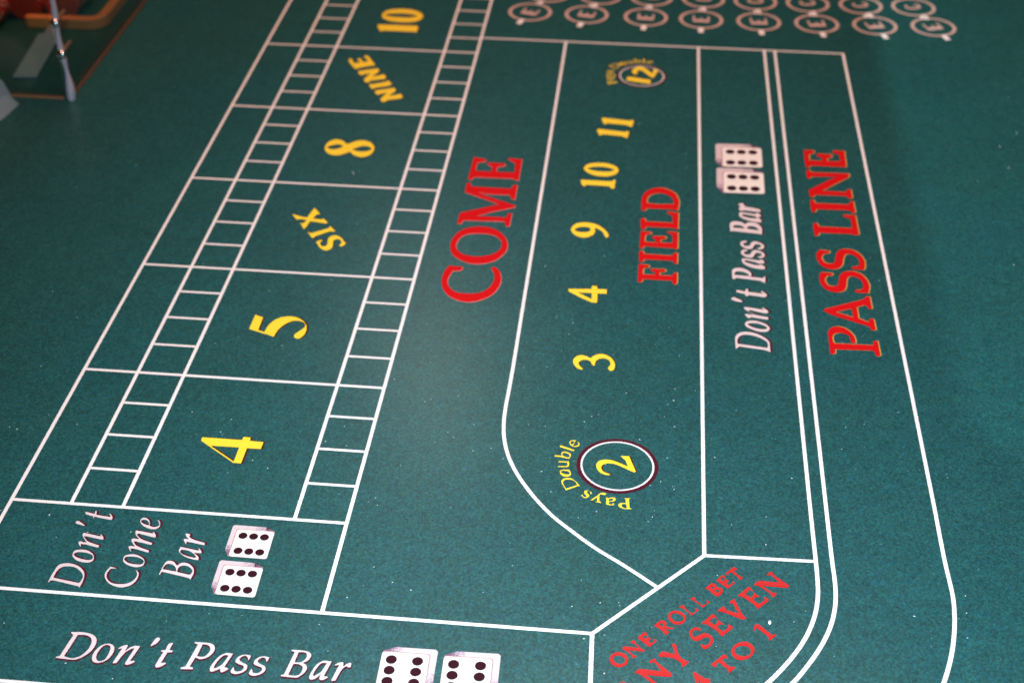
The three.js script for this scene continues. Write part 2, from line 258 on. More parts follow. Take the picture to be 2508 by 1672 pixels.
word("white italic lettering reading Don't Come Bar", INK.cream, [
  [Y1, '50,1385 110,1260 200,1120 ~270,1060 ~400,1040 ~530,1060 ~640,1115 ~710,1200 ~715,1280 ~690,1370 625,1490 600,1465 140,1355 95,1360 65,1395 | 150,1305 ~220,1180 ~310,1115 ~420,1100 ~540,1120 ~630,1180 ~685,1260 ~670,1330 ~625,1395 580,1395'],
  [Y1, '~660,790 ~780,810 ~870,870 ~890,940 ~870,1000 ~790,1030 ~680,1025 ~570,990 ~505,930 ~500,870 ~540,810 | ~640,840 ~760,855 ~850,890 ~868,935 ~840,975 ~750,980 ~640,955 ~550,915 ~525,880 ~560,850'],
  [Y1, '605,655 ~640,640 700,655 760,660 ~710,600 ~680,530 ~700,490 ~740,490 960,540 1030,550 1005,520 1020,510 ~1060,560 ~1065,600 ~1030,610 880,580 740,550 ~710,555 ~740,600 ~800,650 985,715 975,755 940,755 740,700 650,690 650,740 635,735 610,690'],
  [Y1, '~570,275 ~610,270 ~680,310 725,350 710,362 ~620,335 ~555,310'],
  [Y1, '730,105 770,105 905,140 915,90 945,85 935,155 1180,195 1195,185 1170,140 1190,135 ~1230,190 ~1225,235 ~1180,248 890,190 895,220 880,225 875,185 740,150'],
  [Y2, '230,1080 340,1105 345,1118 245,1120 ~185,1180 ~160,1270 ~200,1350 ~290,1400 ~430,1415 ~560,1400 ~670,1345 ~735,1260 ~740,1195 715,1160 735,1150 ~775,1200 ~770,1270 ~720,1360 ~620,1440 ~480,1480 ~350,1470 ~210,1410 ~135,1320 ~120,1240 ~150,1170'],
  [Y2, '~640,840 ~760,860 ~860,920 ~890,990 ~860,1060 ~780,1090 ~680,1090 ~560,1050 ~490,1000 ~475,940 ~510,870 | ~640,890 ~760,905 ~850,950 ~870,1000 ~820,1035 ~720,1035 ~600,1015 ~520,970 ~500,930 ~540,895'],
  [Y2, '575,700 ~610,685 700,690 ~650,620 ~635,570 ~670,540 790,555 ~730,490 ~710,430 ~720,395 ~760,390 1060,445 1045,415 1065,415 ~1100,460 ~1105,510 ~1070,522 960,495 790,450 ~750,455 ~760,490 ~840,555 1035,625 1025,665 980,660 730,600 ~690,600 ~700,640 ~770,695 975,770 965,810 920,805 720,745 ~640,735 ~620,745 630,790 615,795 590,740'],
  [Y2, '~870,140 ~930,150 ~975,190 ~990,240 985,295 ~1060,320 ~1130,310 ~1170,280 ~1160,230 1135,190 1155,185 ~1190,240 ~1180,310 ~1120,355 ~1050,365 ~950,345 ~860,300 ~810,240 ~810,180 | ~880,180 ~940,200 ~970,240 970,286 ~890,265 ~830,225 ~830,195'],
  [Y3, '60,935 110,830 150,760 ~200,700 ~270,685 ~340,710 ~390,770 ~450,730 ~530,720 ~610,745 ~680,810 ~695,880 ~680,940 630,1025 600,1005 560,990 160,895 110,890 80,940 | 130,835 ~180,765 ~240,745 ~310,760 ~360,810 ~375,865 355,878 | 390,888 ~420,810 ~480,780 ~560,780 ~630,820 ~665,870 ~640,920 610,938'],
  [Y3, '455,435 600,465 760,500 790,500 770,465 790,465 ~830,520 ~825,550 ~780,552 690,545 ~740,580 ~775,620 ~775,670 ~730,675 ~620,650 ~520,610 ~440,550 ~420,500 | 480,490 ~450,510 ~460,550 ~540,590 ~640,620 ~720,630 ~710,590 ~640,530 ~560,500'],
  [Y3, '550,195 ~600,200 635,215 610,250 ~640,280 700,310 890,365 885,410 850,405 650,360 560,345 555,390 540,385 505,310 ~530,290 600,300 ~560,260 ~540,210'],
], INK.maroon, [0.0013, 0.0006], 0.0002);
const R1 = [1790, 660, 7.467], R2 = [1770, 490, 7.467], sr = '~345,930 ~400,905 ~460,915 440,940 ~400,950 ~400,985 ~450,1000 ~510,990 ~530,950 ~570,920 ~640,920 ~730,955 ~775,1000 ~760,1045 ~700,1065 640,1045 680,1030 ~720,1010 ~690,975 ~620,970 ~590,1000 ~560,1045 ~490,1058 ~400,1030 ~340,980';
word("white italic lettering reading Don't Pass Bar beside the field", INK.cream, [
  [R1, '90,1445 80,1280 ~90,1220 ~150,1165 ~260,1140 ~400,1155 ~520,1195 ~640,1260 ~710,1330 ~720,1400 730,1515 700,1505 640,1480 160,1410 110,1450 | 130,1360 ~125,1300 ~150,1240 ~230,1200 ~330,1200 ~450,1225 ~570,1270 ~660,1330 ~680,1390 670,1435'],
  [R1, '~400,935 ~520,955 ~640,1000 ~710,1060 ~710,1110 ~640,1145 ~500,1135 ~380,1095 ~290,1050 ~260,1000 ~300,950 | ~400,985 ~510,995 ~620,1035 ~665,1070 ~620,1095 ~510,1085 ~400,1055 ~330,1020 ~320,995'],
  [R1, '255,820 ~290,815 420,835 ~340,780 ~265,735 ~245,700 ~290,690 620,740 570,710 600,700 685,760 ~690,790 ~640,805 480,775 360,745 ~330,755 ~380,795 ~470,835 670,870 ~695,895 ~670,920 560,905 370,875 340,900 300,880'],
  [R1, '~20,520 ~60,510 ~140,540 ~215,580 190,600 ~80,580 ~10,545'],
  [R1, '100,380 150,380 265,405 275,360 320,360 320,410 600,445 550,405 575,395 ~650,450 ~665,480 ~620,510 540,500 325,470 310,495 280,490 255,450 110,420'],
  [R2, '180,1440 170,1300 ~200,1260 ~280,1240 ~370,1250 ~470,1290 ~530,1350 ~520,1395 480,1400 740,1430 770,1395 785,1400 785,1515 750,1510 690,1480 260,1425 210,1450 | 220,1370 ~225,1330 ~270,1310 ~350,1310 ~440,1340 ~485,1375 465,1390'],
  [R2, '350,1080 ~400,1070 560,1090 700,1110 680,1085 720,1090 ~765,1130 ~750,1165 ~680,1160 720,1190 ~775,1225 ~765,1265 ~680,1265 ~560,1245 ~450,1205 ~370,1150 | ~420,1105 ~520,1120 ~630,1150 ~690,1188 ~600,1190 ~490,1160 ~410,1130'],
  [R2, sr], [R2, sr, [-12, -158]],
  [R2, '145,580 130,470 ~150,410 ~220,390 ~310,395 ~380,420 ~410,440 ~470,410 ~560,410 ~650,440 ~710,500 ~725,560 720,635 660,620 190,570 | 195,505 ~210,470 ~270,460 ~350,475 ~395,508 385,522 | 445,525 ~470,490 ~530,480 ~610,500 ~660,545 640,555'],
  [R2, '310,230 ~360,225 500,245 620,260 610,235 640,235 ~700,280 ~690,310 ~650,315 690,350 ~715,385 ~690,410 ~580,400 ~450,370 ~350,330 ~300,280 | ~370,265 ~480,275 ~590,300 ~630,333 ~540,335 ~420,310 ~360,285'],
  [R2, '~300,70 ~370,60 ~400,100 430,125 660,165 ~700,195 ~680,220 560,210 400,190 340,205 ~300,170 ~310,130 ~330,115 ~290,95'],
], INK.maroon, [0.0016, 0.0006], 0.0002);

const one = (crop, s, off) => [crop, s, off], BR = [0.0011, 0.0003];
word('yellow numeral 4 in its box', INK.yellow, [one([470, 1050, 11.76], '300,245 1440,325 1480,235 1690,255 1670,350 2060,385 1980,590 1580,565 1410,1005 1180,985 260,355 260,310 | 530,490 1350,545 1200,945')], INK.brown, BR, 0.0004);
word('yellow numeral 5 in its box', INK.yellow, [one([590, 750, 13.067], '450,275 710,360 550,765 745,825 ~860,630 ~1050,460 ~1280,360 ~1550,325 ~1780,360 ~1960,450 ~2070,570 ~2100,700 ~2060,860 ~1970,970 ~1880,1030 ~1780,1040 ~1700,1000 ~1700,920 ~1780,850 ~1920,760 ~2020,680 ~2050,620 ~2010,530 ~1880,480 ~1720,470 ~1550,510 ~1350,620 ~1180,770 ~1060,960 1030,975 250,735')], INK.brown, BR, 0.0003);
const G6 = [700, 490, 11.2];
word('yellow lettering reading SIX set aslant', INK.yellow, [
  [G6, '200,390 330,430 ~440,460 580,480 760,240 800,225 935,380 920,400 850,400 740,505 960,540 1030,510 1150,620 1100,650 720,590 660,590 560,740 490,800 380,620 420,640 480,640 570,550 400,525 290,540 180,410'],
  [G6, '590,870 690,910 1170,775 1210,715 1365,860 1300,870 1220,855 800,1000 750,1050 690,1020'],
  [G6, '820,1150 960,1090 1005,1120 ~950,1160 ~940,1210 ~1000,1270 ~1090,1260 ~1140,1180 ~1150,1080 ~1220,1000 ~1340,970 ~1450,995 ~1560,1080 1590,1140 1650,1180 1590,1250 1500,1280 1455,1250 1520,1180 ~1500,1110 ~1430,1075 ~1350,1090 ~1300,1130 ~1290,1230 ~1250,1330 ~1130,1385 ~1020,1370 ~920,1300 ~860,1210'],
], INK.brown, [0.0006, 0.0005], 0.0001);
word('yellow numeral 8 in its box', INK.yellow, [one([780, 320, 14.7], '~640,320 ~800,340 ~920,400 ~1020,480 ~1150,450 ~1350,380 ~1550,355 ~1750,380 ~1900,450 ~2000,570 ~2000,700 ~1900,840 ~1750,920 ~1550,960 ~1350,920 ~1210,850 ~1130,770 ~950,830 ~780,880 ~580,890 ~400,850 ~270,770 ~220,660 ~250,530 ~350,420 ~480,350 | ~520,525 ~680,500 ~850,530 ~840,590 ~700,650 ~560,672 ~420,665 ~320,610 ~380,560 | ~1230,685 ~1400,610 ~1600,560 ~1780,575 ~1900,640 ~1870,700 ~1700,750 ~1500,755 ~1330,725')], INK.brown, [0.0008, 0.0005], 0.0002);
const G9 = [840, 120, 11.2], NN = '420,610 500,600 770,560 930,535 985,560 990,620 800,760 1050,720 1110,690 1190,770 1130,830 780,865 690,920 600,910 565,840 750,665 560,700 500,730 420,670';
word('yellow lettering reading NINE set aslant', INK.yellow, [
  [G9, NN, [455, 535]], [G9, '720,960 820,970 1170,905 1240,865 1340,960 1280,1010 880,1070 800,1110 730,1030'], [G9, NN],
  [G9, '155,275 240,275 300,395 470,375 380,280 475,262 560,365 690,340 650,280 560,210 640,180 700,210 890,440 830,455 700,475 440,525 370,555 300,530 160,350'],
], INK.brown, [0.0006, 0.0005], 0.0001);
const GA = [910, 10, 16.8];
word('yellow numeral 10 in its box', INK.yellow, [
  [GA, '~1200,210 ~1600,235 ~1930,320 ~2100,450 ~2100,560 ~1930,690 ~1650,745 ~1300,755 ~900,725 ~620,660 ~450,560 ~430,440 ~540,320 ~800,235 | ~1100,390 ~1500,405 ~1850,470 ~1850,510 ~1600,560 ~1200,550 ~800,525 ~560,470 ~580,430 ~800,395'],
  [GA, '250,845 600,855 1890,905 1920,1000 1840,1170 1780,1150 450,1095 370,1140 270,1000'],
], INK.brown, [0.0008, 0.0005], 0.0002);
const G3 = [1380, 680, 6.536], GF = [1380, 380, 7.125], GT = [1430, 120, 6.532], C2 = [1350, 1060, 7.839];
word('yellow numeral 4 in the field', INK.yellow, [[G3, '75,180 450,182 458,135 540,135 545,182 700,190 695,262 550,255 540,405 450,398 300,335 85,225 | 230,238 452,250 455,345 360,300']], INK.brown, [0.0007, 0.0003], 0.0001);
word('yellow numeral 3 in the field', INK.yellow, [[G3, '~285,1240 ~360,1255 435,1290 ~490,1250 ~570,1225 ~660,1230 ~760,1280 ~820,1360 ~825,1440 ~790,1490 ~735,1485 710,1450 ~750,1390 ~740,1340 ~690,1305 ~610,1295 ~530,1330 ~510,1380 500,1410 470,1410 430,1340 ~380,1320 ~310,1320 ~255,1350 ~250,1390 ~290,1440 320,1450 300,1475 ~220,1450 ~160,1380 ~160,1310 ~210,1260']], INK.brown, [0.0007, 0.0003], 0.0001);
word('yellow numeral 9 in the field', INK.yellow, [[GF, '~360,1175 ~480,1185 ~600,1220 ~710,1290 ~780,1370 ~785,1430 740,1440 715,1400 ~680,1340 ~620,1300 ~555,1275 ~555,1340 ~510,1400 ~400,1440 ~280,1430 ~180,1380 ~130,1310 ~160,1240 ~240,1190 | ~330,1255 ~430,1260 ~475,1300 ~440,1335 ~350,1345 ~250,1335 ~200,1300 ~250,1270']], INK.brown, [0.0007, 0.0003], 0.0001);
word('yellow numeral 10 in the field', INK.yellow, [
  [GF, '~620,135 ~780,150 ~910,195 ~965,260 ~930,325 ~820,368 ~700,375 ~540,355 ~420,305 ~355,240 ~400,175 ~490,145 | ~600,205 ~750,215 ~860,245 ~890,265 ~800,288 ~680,288 ~540,272 ~435,240 ~480,215'],
  [GF, '300,430 840,460 890,430 915,440 890,590 830,580 800,545 400,520 370,550 320,520'],
], INK.brown, [0.0007, 0.0003], 0.0001);
const I11 = '290,1105 330,1105 740,1150 785,1135 800,1160 775,1250 730,1240 690,1220 380,1190 330,1210 290,1150';
word('yellow numeral 11 in the field', INK.yellow, [[GT, I11], [GT, I11, [-75, 178]]], INK.brown, [0.0007, 0.0003], 0.0001);
word('yellow numeral 12 inside the ring', INK.yellow, [
  [GT, '695,450 750,448 1050,495 1080,512 1058,562 1000,552 720,512 678,490'],
  [GT, '~785,332 ~850,290 ~940,290 ~1020,335 1100,400 1120,325 1160,315 1195,350 1115,465 1080,455 ~1000,400 ~930,350 ~860,350 860,395 ~820,410 ~772,372'],
], INK.brown, [0.0005, 0.0003], 0.0001);
word('yellow numeral 2 inside the ring', INK.yellow, [[C2, '~1040,515 ~1180,530 ~1340,590 1470,645 1430,540 1335,455 1350,445 1500,450 1630,745 1600,765 1480,715 1340,650 ~1200,600 ~1080,590 ~990,620 ~965,670 ~1000,740 ~1090,780 1135,790 1125,815 ~1020,805 ~920,750 ~865,660 ~870,590 ~930,535']], INK.brown, [0.0009, 0.0003], 0.0001);
const PAYS = ['1400,1255 1530,1255 1500,1275 1510,1445 1555,1462 1530,1470 ~1400,1465 ~1310,1430 ~1285,1390 ~1310,1355 ~1370,1345 1430,1350 1425,1275 1395,1262 | 1440,1375 ~1390,1370 ~1355,1390 ~1370,1425 ~1410,1445 1450,1450',
  '1040,1245 1070,1240 1100,1255 ~1160,1240 ~1230,1250 ~1245,1290 ~1200,1320 ~1120,1330 ~1120,1365 ~1170,1375 1180,1350 1215,1360 ~1200,1390 ~1130,1395 ~1060,1380 ~1050,1350 1060,1270 | 1110,1280 ~1160,1265 ~1190,1285 ~1150,1305 1110,1310',
  '1060,1190 1020,1200 ~980,1190 ~950,1185 930,1210 930,1310 965,1340 960,1355 840,1330 880,1320 880,1240 800,1300 750,1300 770,1280 890,1200 ~950,1155 ~1020,1150 ~1055,1170',
  '790,1155 780,1175 750,1180 ~740,1130 ~700,1125 ~690,1150 ~730,1190 ~730,1230 ~680,1255 ~620,1250 ~590,1220 565,1215 590,1190 610,1190 ~620,1220 ~660,1235 ~670,1210 ~630,1160 ~640,1115 ~700,1105 ~750,1125',
  '560,1025 520,1025 300,1105 280,1105 215,1000 ~190,940 ~220,890 ~300,865 ~400,880 ~470,930 530,990 | 290,1070 500,1000 ~440,930 ~370,905 ~270,910 ~230,950 ~250,1010',
  '~270,705 ~340,710 ~380,760 ~375,820 ~320,845 ~240,840 ~180,800 ~165,740 ~200,710 | ~270,735 ~330,745 ~350,790 ~310,800 ~230,780 ~190,750 ~220,730',
  '140,545 345,548 350,600 340,650 300,665 135,660 135,635 290,640 315,610 305,575 140,570',
  '65,425 200,440 ~190,400 ~220,365 ~290,365 ~370,400 ~380,450 ~350,495 ~290,495 180,470 65,460 | ~230,440 ~220,400 ~270,390 ~340,420 ~350,460 ~310,470',
  '165,245 200,245 450,330 440,355 400,350 165,275',
  '~430,140 ~475,150 ~450,200 420,250 ~480,250 ~520,220 500,180 525,175 ~550,220 ~520,265 ~450,275 ~380,250 ~345,200 ~370,155 | ~425,165 ~440,185 400,225 ~375,200 ~390,170'];
word('small yellow lettering reading Pays Double around the ring of the 2', INK.yellow, PAYS.map((g) => [C2, g]), null, [0, 0], 0, -0.00018);
// rings of the 2 and the 12
const disc = (r0, r1, [x, y], h, n = 72) => { const g = new THREE.RingGeometry(r0, r1, n, 1), uv = g.attributes.uv, p = g.attributes.position; g.translate(x, y, 0); for (let i = 0; i < p.count; i++) uv.setXY(i, p.getX(i), p.getY(i)); g.rotateX(-Math.PI / 2); g.translate(0, h, 0); return g; };
const ring2 = px(1350 + 1272 / 7.839, 1060 + 633 / 7.839), ring12 = px(1430 + 927 / 6.532, 120 + 434 / 6.532), RR = 0.0434 * S, R12 = 0.0395 * S;
for (const [c, r] of [[ring2, RR], [ring12, R12]]) {
  const m = part('printed_ring', disc(r * 0.9, r, c, H.ink), INK.maroon, table, 'maroon and white printed ring');
  part('inner_ring', disc(r * 0.855, r * 0.9, c, H.ink), INK.white, m);
}
{ // the same words, smaller and turned, around the 12
  const a = -70 * Math.PI / 180, k = R12 / RR, ca = Math.cos(a) * k, sa = Math.sin(a) * k, tops = [];
  for (const g of PAYS) tops.push(flat(glyphShape(g, (p) => { const [x, y] = px(C2[0] + p[0] / C2[2], C2[1] + p[1] / C2[2]), dx = x - ring2[0], dy = y - ring2[1]; return [ring12[0] + dx * ca - dy * sa, ring12[1] + dx * sa + dy * ca]; }, undefined, -0.0001), H.ink));
  part('printed_lettering', mergeGeometries(tops), INK.yellow, table, 'small yellow lettering reading Pays Double around the ring of the 12');
}
const T1 = [1480, 1490, 8.615], T2 = [1600, 1370, 8.254], T3 = [1670, 1390, 7.129], T4 = [1680, 1500, 9.117];
const LL = '515,960 590,910 625,930 640,980 780,1090 840,1060 ~860,1020 845,975 890,990 920,1015 780,1125 740,1115 720,1080 580,980';
word('red lettering reading ONE ROLL BET', INK.redWarm, [
  [T1, '~300,915 ~400,935 ~480,1000 ~500,1070 ~470,1160 ~390,1215 ~290,1230 ~180,1190 ~115,1120 ~105,1050 ~150,970 ~220,930 | ~280,985 ~360,1005 ~420,1050 ~430,1110 ~400,1150 ~330,1165 ~240,1130 ~180,1070 ~185,1015 ~230,990'],
  [T1, '545,700 600,665 640,670 660,720 760,820 860,880 820,905 490,870 640,990 690,995 610,1045 580,1020 560,970 420,870 365,845 400,800 460,795 720,830 640,740 590,735'],
  [T1, '690,610 830,500 880,500 915,570 890,580 840,555 800,590 880,645 910,590 990,625 960,640 930,680 990,735 1050,680 1035,640 1080,640 1105,680 960,800 910,790 730,640'],
  [T1, '1040,360 1140,280 ~1200,245 ~1270,255 ~1310,310 ~1300,370 1480,400 1430,430 1350,430 1270,420 1340,480 1370,490 1300,550 1260,530 1240,490 1110,390 | ~1160,320 ~1210,305 ~1245,340 ~1220,375'],
  [T2, '~470,1030 ~560,1050 ~640,1120 ~655,1190 ~610,1270 ~520,1310 ~420,1300 ~330,1240 ~290,1170 ~310,1090 ~380,1040 | ~450,1080 ~540,1110 ~600,1170 ~590,1230 ~510,1255 ~420,1230 ~360,1170 ~350,1120 ~390,1090'],
  [T2, LL], [T2, LL, [220, -160]],
  [T2, '1040,580 1140,500 ~1200,475 ~1260,500 ~1290,550 ~1350,560 ~1400,600 ~1390,670 ~1330,730 1290,745 1230,715 1100,600 | ~1160,550 ~1210,545 ~1230,580 ~1200,580 | ~1250,610 ~1310,610 ~1340,650 ~1290,660'],
  [T2, '1265,420 1390,315 1440,325 1460,365 1430,375 1390,355 1350,390 1420,440 1460,390 1530,420 1500,440 1480,470 1530,520 1600,480 1590,440 1620,440 1655,470 1510,580 1470,565 1310,450'],
  [T2, '1455,280 1580,175 ~1650,150 1700,205 1650,210 1620,225 1770,350 1820,355 1760,410 1720,395 1700,350 1560,250 1510,280 1510,320 1465,305'],
], INK.red, [0.0003, -0.0003], -0.0001, -0.00035);
const E3 = '335,970 530,810 570,815 620,890 590,880 540,865 480,930 570,1000 620,950 620,905 740,985 660,985 610,1030 720,1110 810,1050 800,990 850,1000 900,1040 700,1195 660,1170 620,1110 430,985';
word('red lettering reading ANY SEVEN', INK.redWarm, [
  [T1, '300,1690 330,1560 370,1530 440,1548 600,1650 900,1810 950,1840 860,1900 820,1860 700,1790 600,1850 640,1900 560,1960 470,1880 560,1830 420,1640 | 470,1620 640,1750 560,1790'],
  [T1, '630,1345 740,1265 1200,1320 1060,1130 940,1140 960,1095 1050,1050 1080,1060 1080,1100 1350,1310 1440,1385 1390,1435 1270,1430 870,1390 1100,1560 1170,1620 1090,1680 1040,1600 760,1390 690,1360'],
  [T1, '1135,985 1200,910 ~1290,910 1490,960 1420,770 1440,735 1490,735 1510,770 1560,960 1640,1050 1740,1100 1790,1115 1680,1215 1620,1220 1630,1150 1490,1055 1300,1010 1170,1020'],
  [T3, '~120,1130 ~180,1060 ~260,1035 ~310,1050 335,1095 290,1095 ~250,1080 ~190,1105 ~175,1160 ~220,1200 ~290,1180 ~380,1140 ~460,1150 ~530,1210 ~545,1280 ~510,1350 ~430,1405 ~370,1410 315,1340 340,1330 ~400,1350 ~460,1330 ~490,1270 ~460,1220 ~400,1210 ~330,1250 ~240,1275 ~160,1230'],
  [T3, E3],
  [T3, '610,755 720,670 760,700 760,730 990,800 880,620 820,620 840,580 920,540 935,580 1030,770 1125,880 1070,905 970,870 720,770'],
  [T3, E3, [628, -478]],
  [T3, '1250,300 1330,225 1700,255 1550,125 1470,130 1540,70 1585,75 1590,110 1790,250 1880,310 1830,350 1680,335 1400,310 1600,440 1665,440 1590,520 1560,490 1540,450 1340,315'],
], INK.red, [0.0003, -0.0003], -0.0001, -0.00035);
word('red lettering reading 4 TO 1', INK.redWarm, [
  [T4, '145,1340 200,1315 430,1470 520,1465 540,1500 510,1530 640,1610 560,1690 420,1600 330,1690 240,1660 200,1500 | 262,1500 350,1562 290,1620'],
  [T4, '560,1150 830,935 890,935 935,990 920,1015 850,1010 800,1050 990,1210 1050,1200 1110,1215 970,1330 935,1325 950,1280 720,1100 670,1150 670,1215 590,1190'],
  [T4, '~1290,645 ~1400,660 ~1500,740 ~1525,830 ~1490,930 ~1390,1010 ~1250,1055 ~1120,1030 ~1030,950 ~1005,860 ~1050,760 ~1150,680 | ~1260,735 ~1360,755 ~1430,820 ~1440,890 ~1390,950 ~1280,965 ~1160,940 ~1090,880 ~1090,810 ~1160,755'],
  [T3, '1245,1085 1270,1000 1310,975 1350,990 1580,1170 1660,1170 1530,1265 1510,1255 1515,1210 1310,1050 1280,1060 1270,1105'],
], INK.red, [0.0003, -0.0003], -0.0001, -0.00035);

// ---- printed dice: a face, two sides seen aslant, six pips
function printedDie(tl, tr, bl, e, label) {
  const at = (x, y) => [tl[0] + (tr[0] - tl[0]) * x + (bl[0] - tl[0]) * y, tl[1] + (tr[1] - tl[1]) * x + (bl[1] - tl[1]) * y];
  const poly = (pts, h) => flat(shapeOf(pts.map(([x, y]) => at(x, y))), h);
  const round = (x0, y0, x1, y1, r) => { const o = []; for (const [cx, cy, a] of [[x1 - r, y0 + r, -90], [x1 - r, y1 - r, 0], [x0 + r, y1 - r, 90], [x0 + r, y0 + r, 180]]) for (let k = 0; k <= 5; k++) { const t = (a + k * 18) * Math.PI / 180; o.push([cx + r * Math.cos(t), cy + r * Math.sin(t)]); } return o; };
  const [ex, ey] = e;
  const m = part('printed_die', poly(round(0, 0, 1, 1, 0.07), H.over), INK.dieFace, table, label);
  part('die_outline', poly(round(-0.022, -0.022, 1.004, 1.004, 0.07), H.ink), INK.dieLine, m);
  part('die_side', poly([[ex + 0.05, ey], [0.82 + ex * 0.6, ey], [0.99, -0.03], [0.99, 0.1], [0.1, 0.99], [-0.02, 0.99], [ex, 0.84 + ey * 0.6], [ex, ey + 0.05]], H.under), INK.dieSide, m);
  // hatched tone of the print: dots of maroon growing towards the far ends of the two sides
  const dots = [];
  for (let k = 0; k < 520; k++) {
    const t = 1 - Math.pow(rnd(), 1.9) * 0.75, s = rnd(), r = 0.004 + 0.008 * t * t * t;
    for (const q of [0, 1]) {
      const along = t * 0.96, across = -s * (Math.abs(q ? ex : ey) - 0.02) * Math.min(1, Math.max(0.04, (0.985 - along) / 0.26)) - 0.024;
      if (q && t < 0.6) continue;
      const c = q ? [across, along] : [along, across], n = 5, pts = [];
      for (let j = 0; j < n; j++) pts.push([c[0] + r * Math.cos(j * 6.283 / n), c[1] + r * Math.sin(j * 6.283 / n)]);
      if (t > (q ? 0.6 : 0.5)) dots.push(flat(shapeOf(pts.map(([x, y]) => at(x, y))), H.under + 0.00004 + k * 2e-7));
    }
  }
  part('hatching', mergeGeometries(dots), INK.mauve, m).userData.kind = 'stuff';
  part('side_corner', poly([[0.80 + ex * 0.4, ey * 0.88], [0.86 + ex * 0.3, ey * 0.8], [1.0, -0.005], [0.78, -0.02]], H.under + 0.0001), INK.maroon, m);
  for (const y of [0.23, 0.785]) for (const x of [0.2, 0.485, 0.775]) { const o = []; for (let k = 0; k < 28; k++) o.push([x + 0.118 * Math.cos(k * Math.PI / 14), y + 0.118 * Math.sin(k * Math.PI / 14)]); part('pip', poly(o, H.top), INK.pip, m); }
}
const zy = (x, y) => px(380 + x / 7.35, 1280 + y / 7.35), zr = (x, y) => px(1740 + x / 10.453, 340 + y / 10.453), zd = (x, y) => px(910 + x / 7.127, 1570 + y / 7.127);
printedDie(zy(1480, 120), zy(2150, 172), zy(1316, 606), [-0.15, -0.155], "white printed die showing six, upper of the pair in the Don't Come box");
printedDie(zy(1240, 765), zy(1942, 825), zy(1070, 1288), [-0.15, -0.165], "white printed die showing six, lower of the pair in the Don't Come box");
printedDie(zr(305, 225), zr(1305, 250), zr(318, 715), [-0.17, -0.2], "white printed die showing six beside the field, far one of the pair");
printedDie(zr(335, 850), zr(1360, 885), zr(345, 1380), [-0.17, -0.2], "white printed die showing six beside the field, near the word Bar");
for (const [a, b, l] of [[zd(1015, 243), zd(192, 186), 'next to the word Bar'], [zd(2112, 318), zd(1268, 268), 'farther from the word Bar']]) {
  const d = [b[0] - a[0], b[1] - a[1]];
  printedDie(a, [a[0] - d[1] * 1.0, a[1] + d[0] * 1.0], b, [-0.155, -0.16], 'white printed die showing six below the Come area, ' + l);
}

// ---- fan of small circles holding C and E
const letterE = '0,0 0,1 0.9,1 0.9,0.88 0.4,0.88 0.4,0.56 0.66,0.56 0.66,0.46 0.4,0.46 0.4,0.12 0.94,0.12 0.94,0', letterC = '~0.1,0.5 ~0.2,0.12 ~0.5,0 0.8,0.1 0.8,0.3 ~0.62,0.18 ~0.42,0.2 ~0.34,0.5 ~0.42,0.8 ~0.62,0.82 0.7,0.68 0.82,0.68 0.82,0.92 ~0.5,1 ~0.2,0.88';
const cr = 0.0352 * S;
function circle(c, d, letter, glyph) {
  const m = part('printed_circle', disc(cr - 0.0023, cr + 0.0016, c, H.ink, 48), INK.rose, table, `small rose printed circle holding ${letter}`);
  const n = [-d[1], d[0]];       // d points towards the near stub
  const tick = (s) => ribbon(span([c[0] + d[0] * s * (cr - 0.001), c[1] + d[1] * s * (cr - 0.001)], [c[0] + d[0] * s * (cr + (s > 0 ? 0.0125 : 0.006)), c[1] + d[1] * s * (cr + (s > 0 ? 0.0125 : 0.006))]), 0.0062, H.over);
  part('stub', tick(1), INK.white, m);
  if (letter === 'E') part('stub', tick(-1), INK.white, m);
  const w = 0.019, hgt = 0.0195;
  part('letter', flat(glyphShape(glyph, ([x, y]) => { const a = -(x - 0.4) * w, b = (y - 0.5) * hgt; return [c[0] + d[0] * a - n[0] * b * -1, c[1] + d[1] * a - n[1] * b * -1]; }), H.ink), INK.rose, m);
}
const es = [[1298.4, 29.6, -24.2, 24.6], [1437, 35.9, -16.6, 27.1], [1582, 42.3, -5.8, 28.8], [1717.6, 48.1, -0.5, 27.8], [1858.8, 53.5, 7.4, 28.9], [2001, 58.7, 16.2, 28], [2143.5, 63, 24.7, 27.5], [2287, 66.6, 31.5, 27.1]];
const cs = [[1345, -15], [1470.8, -9.5], [1596, -6], [1723, -1.5], [1850.8, 4], [1979, 9], [2108.8, 13.5], [2238, 18]];
es.forEach(([x, y, dx, dy], i) => {
  const c = px(x, y), q = px(x + dx, y + dy), l = Math.hypot(q[0] - c[0], q[1] - c[1]), d = [(q[0] - c[0]) / l, (q[1] - c[1]) / l];
  circle(c, d, 'E', letterE); circle(px(...cs[i]), d, 'C', letterC);
});

